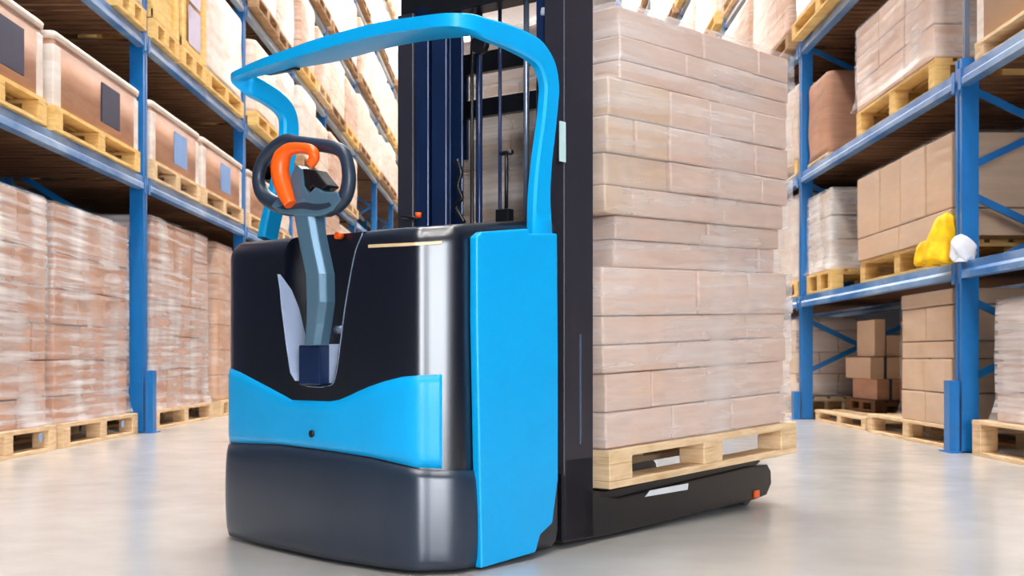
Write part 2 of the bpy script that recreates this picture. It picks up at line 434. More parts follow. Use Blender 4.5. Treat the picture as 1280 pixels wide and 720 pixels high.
# shelf one
sh = 1.9
rack_pallet(-1, -2.70, 5.7, 6.97, sh, 'yellow-toned pallet on the first left shelf, cut by the frame edge', .15, wood='ywood')
pallet_box(-1, -2.70, 5.7, 6.97, sh+.152, 2.50, 'brown pallet box on first left shelf, cut by the frame edge', 'label_navy', (.62, .55))
rack_pallet(-1, -2.70, 7.10, 8.72, sh, 'yellow-toned pallet under the navy-labelled box before the left upright', .15, wood='ywood')
pallet_box(-1, -2.70, 7.10, 8.74, sh+.152, 2.50, 'brown pallet box with navy label, whole one before the left upright', 'label_navy', (.62, .55))
rack_pallet(-1, -2.70, 9.02, 10.42, sh, 'pallet under the larger pale blue-labelled box, first left shelf', .15)
pallet_box(-1, -2.70, 9.02, 10.42, sh+.152, 2.50, 'pale-rimmed box with blue label just beyond the left upright', 'label_blue', (.58, .55))
rack_pallet(-1, -2.70, 10.52, 12.08, sh, 'pallet under the second blue-labelled box, first left shelf', .15)
pallet_box(-1, -2.70, 10.52, 12.08, sh+.152, 2.50, 'second pale-rimmed box with blue label, beside the second upright', 'label_blue', (.55, .55))
rack_pallet(-1, -2.70, 12.32, 13.6, sh, 'pallet beside the tiller head, first left shelf', .15)
pallet_box(-1, -2.70, 12.32, 13.6, sh+.152, 2.50, 'pale-rimmed box seen beside the tiller head', 'label_blue', (.8, .5))
# shelf two
sh = 2.95
def crate(y0, y1, z0, z1, label, lab=None, x=-2.68):
    cx, cy = x-.475, (y0+y1)/2; hy = (y1-y0)/2; H = z1-z0
    t = empty('wooden_crate', (cx, cy, z0), label, 'crate')
    b = MB().box((-.45, -hy+.03, 0), (.45, hy-.03, H-.02)); part('body', b, 'ywood', t)
    bt = MB()
    for yy in (-hy, hy-.08): bt.box((.45, yy, 0), (.475, yy+.08, H)); bt.box((-.475, yy, 0), (-.45, yy+.08, H))
    for zz in (0, H-.07): bt.box((.45, -hy, zz), (.47, hy, zz+.07)); bt.box((-.45, -hy, zz), (.45, -hy+.03, zz+.07))
    part('batten', bt, 'ywood', t, .003, 1)
    part('lid', MB().box((-.475, -hy, H-.02), (.475, hy, H)), 'ywood', t)
    if lab:
        for zc in lab: part('label', MB().box((.468, -hy*.45, H*zc-.16), (.476, hy*.5, H*zc+.16)), 'label_lilac', t)
    return t
def YL(px, x=2.70): return x*F/(640-px)
for a, b in ((143, 181), (189, 222), (225, 256), (258, 303)):
    rack_pallet(-1, -2.68, YL(a), YL(b)-.02, sh, 'pallet on second left shelf, %s before the second upright' % ['fourth','third','second','first'][[143,189,225,258].index(a)], .15, wood='ywood')
bulk_load(-1, -2.69, YL(143), YL(181)-.03, sh+.152, 3.85, 'wrapwhite', 'white wrapped load on second left shelf over the nearest upright')
crate(YL(189), YL(222)-.03, sh+.156, 3.85, 'plain yellow plywood crate on the second left shelf')
crate(YL(225), YL(256)-.03, sh+.156, 3.85, 'yellow plywood crate with two lilac labels, second left shelf', (.3, .78))
bulk_load(-1, -2.69, YL(258), YL(303)-.03, sh+.152, 3.93, 'wrapwhite', 'white wrapped load on second left shelf beside the guard tip')
# generic fill
STY = [('wrapwhite', 'white film-wrapped'), ('wrapcream', 'cream film-wrapped'), ('bk1', 'brown film-wrapped carton'), ('bk2', 'pale film-wrapped carton'), ('wrapwhite', 'white film-wrapped')]
def fill(side, bays, zs, skip, seed):
    rnd = random.Random(seed); nm_ = 'left' if side < 0 else 'right'
    for i in range(len(bays)-1):
        y0, y1 = bays[i]+.10, bays[i+1]-.06
        for li, z in enumerate([0]+zs[:-1]):
            if (i, li) in skip: continue
            ymin = (z-.55)*3.35-1.0 if z > 1 else 0
            if y1 < ymin: continue
            if z < 3 and y0 > (18 if side < 0 else 14): continue
            nx = zs[li]; n = 2
            for j in range(n):
                a = y0+(y1-y0)*j/n+.03; b = y0+(y1-y0)*(j+1)/n-.03
                xf = (LX if side < 0 else RX)-side*rnd.uniform(.06, .11)*(1 if z > 2.5 else 0)
                zz = z+.004; far = a > 16
                m_, adj = rnd.choice(STY)
                where = '%s rack, %s, %s bay, %s of two' % (nm_, 'floor' if li == 0 else ORD[li-1]+' shelf', ORD[i], 'nearer' if j == 0 else 'further')
                rack_pallet(side, xf, a, b, zz, 'pallet under load, '+where, .14, wood=rnd.choice(['wood', 'pwood', 'pwood', 'pwood', 'ywood']), full=not far)
                top = z+.14+rnd.uniform(.78, .95)*(nx-.1-z-.14) if li else min(1.65, nx-.25)
                bulk_load(side, xf+side*.02, a+rnd.uniform(.0, .05), b-rnd.uniform(0, .05), zz+.142, top, m_, adj+' load, '+where)
# left: bays 0..; skip those hand placed
skipL = {(0,0),(0,1),(1,0),(1,1),(2,1)} | {(0,2),(1,2)}
fill(-1, LB, LZ, skipL, 3)
rack_pallet(-1, -2.70, 13.75, 14.7, 1.9, 'pallet behind the tiller head, first left shelf', .15)
bulk_load(-1, -2.72, 13.75, 14.7, 2.052, 2.5, 'wrapcream', 'low cream load behind the tiller head, first left shelf')

# ------------------------------------------------------------------ right rack, near contents
skipR = {(0,0),(0,1),(0,2),(0,3),(1,0),(1,1),(1,2),(2,0),(0,4)}
fill(1, RB, RZ, skipR, 11)
D = 1.0
# floor: carton block on its pallet between the uprights
rack_pallet(1, 2.65, 7.22, 8.95, 0, 'wooden pallet on the floor beside the nearest right upright', .14)
carton_stack(1, 2.66, 7.24, 8.2, .142, [(.20,[1,1]),(.21,[1.1,1]),(.11,[1]),(.22,[1,1]),(.1,[1])], 'floor block beside nearest right upright', 'kraft2', .75, 'film3')
t_ = rack_pallet(1, 2.68, 9.1, 10.6, 0, 'bare low pallet on the floor between the right uprights', .10)
# strapped cartons behind, set deeper in the bay
rack_pallet(1, 2.95, 9.75, 10.55, .104, 'pallet under the strapped cartons in the right rack', .1, .72, wood='dwood')
def loose_carton(x0, y0, z0, x1, y1, z1, label, mat='kraft', strap=True, rz=0):
    t = empty('carton', ((x0+x1)/2, (y0+y1)/2, z0), label, 'carton', None, rz)
    hx, hy = (x1-x0)/2, (y1-y0)/2
    part('body', MB().box((-hx, -hy, 0), (hx, hy, z1-z0)), mat, t, .006)
    if strap: part('strap', MB().box((-hx*.3-.012, -hy-.002, -.0), (-hx*.3+.012, hy+.002, z1-z0+.002)), 'bumper', t)
    return t
loose_carton(2.98, 9.8, .206, 3.3, 10.5, .38, 'bottom strapped carton, aisle side, deep in the right floor bay', 'brown')
loose_carton(3.31, 9.8, .206, 3.64, 10.5, .38, 'bottom strapped carton, inner side, deep in the right floor bay', 'brown')
loose_carton(2.92, 9.78, .382, 3.27, 10.5, .56, 'middle strapped carton, aisle side, deep in right floor bay', 'kraft2')
loose_carton(3.28, 9.78, .382, 3.64, 10.5, .56, 'middle strapped carton, inner side, deep in right floor bay', 'kraft2')
loose_carton(3.06, 9.82, .562, 3.56, 10.4, .74, 'wide carton on top of the strapped stack, right floor bay', 'kraft2', False)
loose_carton(2.96, 9.8, .562, 3.05, 10.3, .87, 'narrow upright carton standing on the strapped stack', 'kraft2', False)
loose_carton(3.3, 9.84, .742, 3.42, 10.2, .86, 'small square carton topping the strapped stack', 'kraft2', False)
rack_pallet(1, 2.64, 11.06, 12.4, 0, 'wooden pallet on the floor beyond the second right upright', .2, wood='wood')
pb = MB(); pb.box((0, 0, 0), (.8, .04, .012)); 
paper = part('paper_sheet', MB().add([(2.68,11.02,.225),(3.2,11.0,.215),(3.3,11.12,.203),(2.68,11.14,.203),(2.68,11.02,.228),(3.2,11.0,.218),(3.3,11.12,.206),(2.68,11.14,.206)], [(0,1,2,3),(4,5,6,7),(0,1,5,4),(1,2,6,5),(2,3,7,6),(3,0,4,7)]), 'paper')
tag(paper, 'crumpled white paper sheet at the foot of the wrapped load', 'paper')
bulk_load(1, 2.64, 11.15, 12.4, .208, .93, 'bk2', 'pale film-wrapped load on floor beyond the second right upright', .62)
# floor: near bay
rack_pallet(1, 2.63, 5.3, 6.86, 0, 'wooden pallet on the floor cut by the right frame edge', .2)
carton_stack(1, 2.68, 5.35, 6.64, .202, [(.17,[1,1]),(.17,[1.3,1]),(.17,[1,1.2]),(.16,[1,1])], 'floor load cut by right frame edge', 'kraft', .9, 'film2')
# shelf one
rack_pallet(1, 2.65, 9.95, 10.8, 1.12, 'yellow pallet under the white-wrapped stack, first right shelf', .17, wood='ywood')
t = carton_stack(1, 2.66, 10.0, 10.78, 1.292, [(.26,[1,1]),(.2,[1]),(.22,[1,1])], 'white-wrapped stack on the first right shelf', 'wrapwhite', .8, 'film2')
rack_pallet(1, 2.67, 7.45, 9.2, 1.12, 'yellow pallet under the large carton block, first right shelf', .17, wood='ywood')
carton_stack(1, 2.65, 7.23, 9.2, 1.292, [(.17,[1,1]),(.46,[1,1.05,1,1.2])], 'large carton block on the first right shelf', 'kraft2', 1.0, 'film3')
# shelf two
rack_pallet(1, 2.66, 10.1, 10.8, 2.24, 'pallet beside the main load, second right shelf', .05, wood='wood')
bulk_load(1, 2.66, 10.12, 10.8, 2.292, 2.99, 'brown', 'brown drum-shaped wrapped load, second right shelf', .9)
rack_pallet(1, 2.66, 7.55, 9.27, 2.24, 'yellow pallet under the big load, second right shelf', .2, wood='ywood')
carton_stack(1, 2.66, 7.55, 9.27, 2.442, [(.22,[1,1,1]),(.2,[1,1,1]),(.22,[1,1,1])], 'big load on the second right shelf', 'kraft', 1.0, 'film')
rack_pallet(1, 2.66, 5.4, 6.9, 2.24, 'pallet on second right shelf, cut by the frame corner', .12)
bx = pallet_box(1, 2.66, 5.4, 6.93, 2.362, 3.1, 'large tan box on second right shelf at the frame corner', 'label_navy', (.5, .9))
bx.children[0].data.materials.clear(); bx.children[0].data.materials.append(M['kraft2'])

# yellow cloth heap hanging over the beam
def cloth_heap(name, cx, cy, z0, w, d, h, mat, label, seed, lean=0):
    rnd = random.Random(seed); rings = []; n = 28
    for k in range(13):
        f = k/12; rr = (1-f**2.2)**.5 if f < 1 else 0.02
        rr = max(rr, .04)*(1+.12*math.sin(5*f+seed))
        rings.append([(w/2*rr*math.cos(a)*(1+.13*math.sin(3*a+6*f+seed)+.08*math.sin(7*a-4*f))+lean*f, d/2*rr*math.sin(a)*(1+.12*math.cos(4*a+3*f)), h*f+.012*math.sin(5*a+9*f)*(1-f)) for a in [2*math.pi*i/n for i in range(n)]])
    mb = MB(); mb.loft(rings); o = part(name, mb, mat); o.location = (cx, cy, z0)
    return tag(o, label, 'cloth')
yj = cloth_heap('yellow_jacket', 2.55, 7.15, 1.12, .20, .20, .30, 'yellow', 'crumpled bright yellow jacket lying on the first right shelf beam', 2, .04)
sl = cloth_heap('sleeve', -.02, .17, 0, .15, .16, .15, 'yellow', '', 9, .0)
del sl['label'], sl['category']; sl.parent = yj
cloth_heap('white_cloth', 2.62, 6.95, 1.12, .15, .07, .15, 'paper', 'white cloth bundled beside the yellow jacket at the upright', 5, -.02)

# ------------------------------------------------------------------ the stacker truck
U = Vector((.592, .806)); V = Vector((-.806, .592)); P0 = Vector((-.0896, 3.125))
def world2(t, s): return P0+U*t+V*s
def on_t(px, py, t):       # local point (t, s, z) seen at a pixel on the plane t = const
    k = (px-640)/F; b = P0+U*t
    s = (k*b.y-b.x)/(V.x-k*V.y); Y = b.y+V.y*s
    return (t, s, CH+(HZ-py)/F*Y)
def on_s(px, py, s):
    k = (px-640)/F; b = P0+V*s
    t = (k*b.y-b.x)/(U.x-k*U.y); Y = b.y+U.y*t
    return (t, s, CH+(HZ-py)/F*Y)
truck = empty('stacker_truck', (P0.x, P0.y, 0), 'cyan and black electric pallet stacker truck carrying a tall wrapped load', 'forklift', rz=math.atan2(U.y, U.x))
plan0 = [(.0,0),(-.045,.0),(-.075,.004),(-.098,.0185),(-.128,.049),(-.1565,.079),(-.166,.13),(-.168,.2),(-.155,.38),(-.12,.565),(-.082,.74),(-.045,.88),(-.02,.94),(.02,.972),(.08,.98)]
plan = [(.37,.0),(.18,0)] + [tuple(p) for p in smooth_path([Vector((a, b)) for a, b in plan0], 5)] + [(.2,.98),(.37,.98)]
def normals(pl):
    out = []
    for i in range(len(pl)):
        a = Vector(pl[max(i-1, 0)]); b = Vector(pl[min(i+1, len(pl)-1)]); d = (b-a).normalized(); out.append(Vector((-d.y, d.x))*-1)
    return out
pn = normals(plan)
# make sure normals point outward (away from the body's middle)
mid = Vector((.1, .5)); pn = [n if (Vector(p)-mid).dot(n) > 0 else -n for p, n in zip(plan, pn)]
def off(i, e): return (plan[i][0]+pn[i].x*e, plan[i][1]+pn[i].y*e)
def ztop(t, s): return .884+.125*(t+.16)
def body_ring(z, e, frac):
    r = []
    for i in range(len(plan)):
        t, s = off(i, e); r.append((t, s, z if frac is None else ztop(t, s)-frac))
    return r
rings = [body_ring(.012, -.02, None), body_ring(.03, -.006, None), body_ring(.06, 0, None), body_ring(.4, 0, None)]
R = .055
for k in range(0, 8):
    a = math.radians(90*k/7); rings.append(body_ring(0, -R*.8*(1-math.cos(a)), R*(1-math.sin(a))))
mb = MB(); mb.loft(rings)
hood_me = mb.mesh('hood')
def cutter(poly_px, t0, t1, tp):
    pts = [on_t(px, py, tp) for px, py in poly_px]
    c = MB(); c.prism(pts, lambda p: (t0, p[1], p[2]), lambda p: (t1, p[1]+.0, p[2])); return c.mesh('cut')
slot_px = [(352,255),(348,300),(347,343),(352,385),(357,425),(363,466),(372,480),(388,484),(412,484),(424,478),(431,440),(438,395),(445,350),(454,312),(466,255)]
tmp = bpy.data.objects.new('cut', cutter(slot_px, -.4, -.055, -.135)); COL.objects.link(tmp)
hood = bpy.data.objects.new('hood', hood_me); COL.objects.link(hood)
hood.data.materials.append(M['gloss']); md = hood.modifiers.new('b', 'BOOLEAN'); md.operation = 'DIFFERENCE'; md.object = tmp; md.solver = 'EXACT'
dg = bpy.context.evaluated_depsgraph_get(); dg.update()
me2 = bpy.data.meshes.new_from_object(hood.evaluated_get(dg)); hood.modifiers.clear(); hood.data = me2
bpy.data.objects.remove(tmp)
me2.materials.clear(); me2.materials.append(M['gloss'])
for p in me2.polygons: p.use_smooth = True
me2.set_sharp_from_angle(angle=math.radians(38))
hood.parent = truck
# shells on the bodywork: lower/upper limits given as measured rows, turned into heights
def shell(name, mat, i0, i1, zlo, zhi, e, bulge=0):
    rows = 10; mb = MB(); outer = []; inner = []
    for r in range(rows+1):
        f = r/rows; ro = []; ri = []
        for i in range(i0, i1+1):
            t, s = off(i, e+bulge*math.sin(math.pi*f)); a = zlo(i); b = zhi(i); z = a+(b-a)*f
            ee = e - (.004 if r in (0, rows) else 0)
            t, s = off(i, ee+bulge*math.sin(math.pi*f)); ro.append((t, s, z)); t2, s2 = off(i, -.004); ri.append((t2, s2, z))
        outer.append(ro); inner.append(ri)
    n = i1-i0+1
    mb.loft(outer, closed=False, cap=False)
    mb.add(outer[0]+inner[0], [(k, k+1, n+k+1, n+k) for k in range(n-1)]); mb.add(outer[-1]+inner[-1], [(k, k+1, n+k+1, n+k) for k in range(n-1)])
    for c in (0, n-1):
        col = [r[c] for r in outer]+[r[c] for r in inner]; m = rows+1
        mb.add(col, [(k, k+1, m+k+1, m+k) for k in range(rows)])
    return part(name, mb, mat, truck)
def interp(tab, x):
    if x <= tab[0][0]: return tab[0][1]
    for (a, b), (c, d) in zip(tab, tab[1:]):
        if x <= c: return b+(d-b)*(x-a)/(c-a)
    return tab[-1][1]
def px_of(i):
    w = world2(*plan[i]); return 640+F*w.x/w.y, w.y
def zrow(tab):
    def f(i):
        x, Y = px_of(i); return CH+(HZ-interp(tab, x))/F*Y
    return f
lowtab = [(285,553),(348,555),(406,562),(464,571),(519,584),(552,586),(592,586)]
hightab = [(285,459),(300,465),(317,474),(353,493),(365,500),(418,502),(430,498),(457,485),(480,477),(503,471),(525,469),(552,468)]
# index range of the front: from the near corner (px 552) round to the far corner
i552 = min(range(2, len(plan)), key=lambda i: abs(px_of(i)[0]-553) if plan[i][1] < .3 else 999)
iend = len(plan)-3
zl = zrow(lowtab); zh = zrow(hightab)
lastleft = min(range(len(plan)), key=lambda i: px_of(i)[0])
def hold(f):      # past the far corner keep the corner's height
    return lambda i: f(min(i, lastleft))
shell('front_panel', 'cyan', i552, iend, hold(zl), hold(zh), .006)
shell('bumper', 'bumper', 2, len(plan)-2, lambda i: .012, lambda i: hold(zl)(i)-.004, .010, .006)
# screw on the front panel
sp = None
def front_pt(px, py, e=.008):
    i = min(range(i552, lastleft+1), key=lambda i: abs(px_of(i)[0]-px)); x, Y = px_of(i); t, s = off(i, e)
    return Vector((t, s, CH+(HZ-py)/F*Y)), Vector((pn[i].x, pn[i].y, 0))
p, n = front_pt(389, 542); part('screw', MB().tube([p-n*.004, p+n*.004], .010, 14), 'black', truck)
# reflection across the hood's right lobe, put in as a pale strip
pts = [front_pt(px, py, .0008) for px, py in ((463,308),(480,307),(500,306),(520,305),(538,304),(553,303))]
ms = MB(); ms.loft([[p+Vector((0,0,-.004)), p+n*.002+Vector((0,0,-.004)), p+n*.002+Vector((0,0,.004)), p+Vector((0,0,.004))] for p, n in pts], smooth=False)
part('reflection_strip', ms, 'cream', truck)
# pale plates in the tiller slot: light on its walls put into colour
L1 = [(347,343),(350,370),(353,395),(357,425),(361,455),(366,476)]; L2 = [(349,343),(362,360),(371,385),(374,420),(375,455),(375,478)]
L1 = [(347,343),(350,362),(352,385),(357,425),(363,466),(369,476)]
wall = [on_t(x, y, -.135) for x, y in L1]
a = [(-.140, p[1]-.004, p[2]) for p in wall]; b = [(tt, p[1]-.004, p[2]) for p, tt in zip(wall, (-.132, -.098, -.075, -.062, -.058, -.058))]
def strip(a, b, th=.004):
    mb = MB(); n = len(a); o = [(p[0], p[1]-th, p[2]) for p in a]; q = [(p[0], p[1]-th, p[2]) for p in b]
    mb.loft([[a[i], b[i], q[i], o[i]] for i in range(n)], smooth=False); return mb
part('lit_slot_plate', strip(a, b), 'slotlight', truck)
a = [on_t(x, y, -.12) for x, y in ((409,430),(409,455),(409,479))]; b = [on_t(x, y, -.12) for x, y in ((427,430),(425,455),(422,479))]
part('lit_slot_plate', MB().loft([[a[i], b[i], (b[i][0]+.004, b[i][1], b[i][2]), (a[i][0]+.004, a[i][1], a[i][2])] for i in range(3)], smooth=False), 'slotlight', truck)

rim = [on_t(x, y, -.137) for x, y in ((463,292),(454,314),(446,348),(439,390),(432,436),(426,474),(413,483),(389,483),(374,479))]
rimp = [(-.1, 0, 0)]*0
def surf_t(sv):      # bodywork depth at a given side position
    best = min(range(i552, lastleft), key=lambda i: abs(plan[i][1]-sv)); return plan[best][0]
rimp = [Vector((surf_t(p[1])-.0005, p[1], p[2])) for p in rim]
part('slot_lip_highlight', MB().tube(smooth_path(rimp, 3), .0022, 6), 'bright', truck)  # highlight along the slot lip, put in as a thin bright tube
# side panel, one cyan plate that runs up into the guard frame
sp_px = [(597,710),(665,690),(671,668),(686,654),(693,600),(693,450),(692,292),(657,292),(656,286),(598,290),(591,296),(591,400)]
pts = [on_s(x, y, -.012) for x, y in sp_px]
mb = MB(); mb.prism(pts, lambda p: (p[0], -.026, p[2]), lambda p: (p[0], .0, p[2]))
part('side_panel', mb, 'cyan', truck, .006, 3)
# guard frame: two bent side pillars joined by a front bar
secs = []
def sidepts(tab, s):
    return [Vector(on_s(x, y, s)) for x, y in tab]
rp = sidepts([(675,300),(674,270),(674,240),(677,200),(682,160),(685,130),(686,108),(682,86),(672,68),(655,56),(630,45),(606,37)], 0.0)
wr = [.10,.09,.08,.072,.068,.068,.072,.078,.074,.068,.062,.056]
for i, p in enumerate(rp):
    d = (rp[min(i+1, len(rp)-1)]-rp[max(i-1, 0)]).normalized(); nrm = Vector((d.z, 0, -d.x))   # in-plane normal
    secs.append((p, nrm*wr[i]/2, Vector((0, .016, 0))))
# near front corner
c = Vector(on_s(588, 31, 0.012)); secs.append((c, Vector((0, 0, 1))*.024, Vector((.018, .018, 0))*1.1))
fb = []
for x, y, t in ((570,28.5,-.045),(530,33,-.05),(500,37,-.05),(470,43,-.05),(435,52,-.048),(400,62,-.045),(370,71,-.04),(340,80,-.03),(315,89,-.015)):
    fb.append(Vector(on_t(x, y, t)))
for i, p in enumerate(fb):
    f = max(0, i-5)/3; secs.append((p+Vector((.02*(1-f), 0, 0)), Vector((0, 0, .021-.008*f)), Vector((.058-.03*f, 0, 0))))
tip = Vector(on_t(299, 97, 0)); secs.append((tip, Vector((0, 0, .012)), Vector((.02, -.02, 0))*.9))
lp = sidepts([(312,106),(330,116),(346,127),(357,140),(361,156),(360,178),(355,205),(348,240),(340,270),(334,300)], tip.y-.012)
for i, p in enumerate(lp):
    d = (lp[min(i+1, len(lp)-1)]-lp[max(i-1, 0)]).normalized(); nrm = Vector((-d.z, 0, d.x))
    if nrm.z < 0 and i < 3: nrm = -nrm
    secs.append((p, nrm*.032, Vector((0, -.018, 0))))
# keep section vectors consistent
fixed = []; pa = pb_ = None
for p, a, b in secs:
    if pa is not None:
        if a.dot(pa) < 0: a = -a
        if b.dot(pb_) < -1e-6: b = -b
    fixed.append((p, a, b)); pa, pb_ = a, b
def dense(secs, sub=4):
    P = smooth_path([s[0] for s in secs], sub); A = smooth_path([s[1] for s in secs], sub); B = smooth_path([s[2] for s in secs], sub)
    return list(zip(P, A, B))
rings = []
for p, a, b in dense(fixed):
    ring = []
    for ca, cb in ((1,.6),(.8,1),(-.8,1),(-1,.6),(-1,-.6),(-.8,-1),(.8,-1),(1,-.6)):
        ring.append(p+a*ca+b*cb)
    rings.append(ring)
mb = MB(); mb.loft(rings)
gf = part('guard_frame', mb, 'cyan', truck)
gf.data.set_sharp_from_angle(angle=math.radians(35))
a = Vector(on_t(335, 91, .03)); b = Vector(on_t(372, 84, .0)); part('latch', MB().bar(a, b, .02, .016), 'black', truck, .003)

# tiller: base column, arm, looped head, lever
tl = MB(); a = on_t(373, 481, -.155); b = on_t(396, 431, -.155)
tl.box((-.155, a[1], a[2]), (-.06, b[1]-.012, b[2]))
tiller = part('tiller', tl, 'navy', truck, .004)
arm = []
for cx, cy, w, t in ((395,432,.052,-.150),(398,405,.06,-.155),(400,378,.07,-.165),(399,343,.072,-.175),(390,300,.072,-.185),(384,266,.072,-.195),(381,250,.07,-.20)):
    p = Vector(on_t(cx, cy, t)); w2 = w/2; d = .024
    arm.append([p+Vector((x, y, 0)) for x, y in ((-d,-w2*.55),(-d,w2*.75),(-d*.5,w2),(d,w2),(d,-w2),(-d*.35,-w2))])
ar = part('tiller_arm', MB().loft(arm, smooth=False), 'steel', tiller, .003)
ringpx = [(385,258),(362,260),(343,254),(328,242),(323,222),(328,203),(340,188),(357,176),(372,178),(395,181),(415,184),(429,191),(435,208),(436,228),(431,246),(419,257),(402,260)]
rt = [x*1.28 for x in (.019,.018,.017,.016,.014,.014,.015,.015,.014,.014,.014,.014,.014,.015,.016,.018,.019)]
rpts = [Vector(on_t(x, y, -.20)) for x, y in ringpx]
rs = smooth_path([p for p in rpts], 4, True); rr = []
for i in range(len(rt)):
    for k_ in range(4): rr.append(rt[i]+(rt[(i+1) % len(rt)]-rt[i])*k_/4)
hd = MB(); hd.tube(rs, rr, 12, loop=True)
part('handle_loop', hd, 'slate', tiller)
poly = [(340,258),(352,244),(362,238),(366,218),(372,206),(379,212),(381,232),(388,243),(396,234),(406,240),(424,240),(428,250),(416,264),(403,270),(372,270),(352,266)]
pp = [on_t(x, y, -.215) for x, y in poly]
part('head_body', MB().prism(pp, lambda p: (-.222, p[1], p[2]), lambda p: (-.18, p[1], p[2])), 'steel', tiller, .004, 2)
poly = [(376,216),(384,211),(398,213),(405,222),(414,233),(404,240),(396,234),(388,243),(380,238)]
pp = [on_t(x, y, -.2) for x, y in poly]
part('control_knob', MB().prism(pp, lambda p: (-.215, p[1], p[2]), lambda p: (-.165, p[1], p[2])), 'black', tiller, .005, 2)
lv = [Vector(on_t(x, y, -.235)) for x, y in ((388,206),(393,196),(389,188),(376,185),(362,187),(353,196),(350,210),(352,226),(357,242),(363,256))]
lr = [.012,.015,.015,.014,.018,.024,.026,.025,.022,.016]
lp_ = smooth_path(lv, 4); lrr = []
for i in range(len(lr)-1):
    for k_ in range(4): lrr.append(lr[i]+(lr[i+1]-lr[i])*k_/4)
lrr.append(lr[-1])
part('speed_lever', MB().tube(lp_, lrr, 14), 'orange', tiller)
p = Vector(on_t(420, 412, -.13)); part('hinge_pin', MB().tube([p, p+Vector((0,-.03,0))], .011, 12), 'bright', tiller)
p = Vector(on_t(427, 295, -.06)); part('button', MB().tube([p, p+Vector((-.02, 0, 0))], .010, 14), 'orange', truck)
# indicator on its stalk, rear of hood
p = Vector(on_t(523, 269, .38)); part('indicator_lamp', MB().tube([p-Vector((0,0,.008)), p+Vector((0,0,.008))], .010, 12), 'orange', truck)
q = Vector(on_t(503, 271, .38)); part('lamp_stalk', MB().tube([p-Vector((0,0,.01)), q], .006, 8), 'black', truck)
# T-handled key rod on the rear of the hood
p = Vector(on_t(633, 262, .36)); q = Vector(on_t(633, 191, .36))
part('key_rod', MB().tube([p, q], .006, 10).tube([q+Vector((0,.02,0)), q+Vector((0,-.022,0))], .007, 10), 'black', truck)
a = on_t(624, 278, .36); b = on_t(640, 261, .36); part('rod_block', MB().box((.34, a[1], a[2]-.05), (.37, b[1], b[2])), 'black', truck, .003)

# mast
mast = part('mast', MB().box((.41, .0, .06), (.56, .64, .26)), 'mast', truck, .004)
def chan(s0, s1, t0, t1, z0, z1, th, open_in):
    # C-section lying in plan, web on one side
    if open_in > 0: poly = [(t0,s0),(t1,s0),(t1,s1),(t1-th,s1),(t1-th,s0+th),(t0+th,s0+th),(t0+th,s1),(t0,s1)]
    else: poly = [(t0,s1),(t1,s1),(t1,s0),(t1-th,s0),(t1-th,s1-th),(t0+th,s1-th),(t0+th,s0),(t0,s0)]
    return MB().prism(poly, lambda p: (p[0], p[1], z0), lambda p: (p[0], p[1], z1))
part('outer_channel', chan(.0, .07, .405, .56, .02, 2.25, .014, 1), 'mast', mast, .002, 1)
part('outer_channel', chan(.575, .64, .405, .56, .02, 2.25*.73, .014, -1), 'mast', mast, .002, 1)
part('inner_channel', chan(.05, .11, .42, .53, .1, 2.2, .012, 1), 'navy', mast, .002, 1)
part('inner_channel', chan(.525, .585, .42, .53, .1, 1.66, .012, -1), 'navy', mast, .002, 1)
part('inner_channel', chan(.46, .52, .43, .52, .1, 1.64, .010, -1), 'navy', mast, .002, 1)
part('lift_cylinder', MB().tube([(.47, .50, .1), (.47, .50, 1.60)], .018, 16), 'navy', mast)
part('lift_cylinder', MB().tube([(.455, .575, .1), (.455, .575, 1.62)], .013, 16), 'bright', mast)
a = on_t(497, 26, .44); b = on_t(735, 0, .44)
part('top_tie', MB().box((.42, .07, 1.625), (.50, .64, 1.80)), 'black', mast, .004)
for x, w, c, t in ((590,.006,'black',.5),(599,.011,'navy',.5),(625,.006,'navy',.5),(658,.009,'bright',.46)):
    p = Vector(on_t(x, 290, t)); part('mast_rod' if c != 'navy' or w < .01 else 'lift_chain', MB().tube([(t, p.y, .3), (t, p.y, 1.63)], w, 10), c, mast)
a = on_t(551, 195, .5); b = on_t(570, 60, .5)
part('hose_plate', MB().box((.605, a[1]+.03, a[2]), (.615, b[1]+.04, b[2])), 'navy', mast)
hp = smooth_path([Vector(on_t(x, y, .44)) for x, y in ((571,200),(576,215),(572,232),(577,246),(570,258),(574,268),(580,278))], 4)
part('hose', MB().tube(hp, .008, 10), 'black', mast)
# sticker on the outer channel
a = on_s(700, 151, -.002); b = on_s(707, 203, -.002)
part('sticker', MB().box((a[0], -.003, b[2]), (b[0], 0.001, a[2])), 'mint', mast)
part('channel_highlight', MB().box((.487, -.003, .30), (.493, 0.0, .62)), 'bright', mast)  # highlight line on the channel, put in as a bright strip
# tangle at the guard's crossing: pulley wheel with clevis
p = Vector(on_t(600, 56, .47)); part('chain_pulley', MB().tube([p+Vector((-.012,0,0)), p+Vector((.012,0,0))], .028, 18), 'black', mast)
p = Vector(on_t(692, 14, .44)); part('roller_cover', MB().tube([p+Vector((0,.03,0)), p+Vector((0,-.02,-.01))], .024, 12), 'white', mast)
# carriage with two bars behind the mast
car = part('carriage', MB().box((.575, .06, CH+(HZ-91)/F*3.85), (.6, .60, CH+(HZ-67)/F*3.85+.004)), 'black', mast)
za = CH+(HZ-146)/F*3.85; part('carriage_bar', MB().box((.575, .06, za), (.6, .60, za+.056)), 'black', mast)
for s in (.06, .57): part('carriage_upright', MB().box((.575, s, .12), (.6, s+.03, 1.5)), 'black', mast)
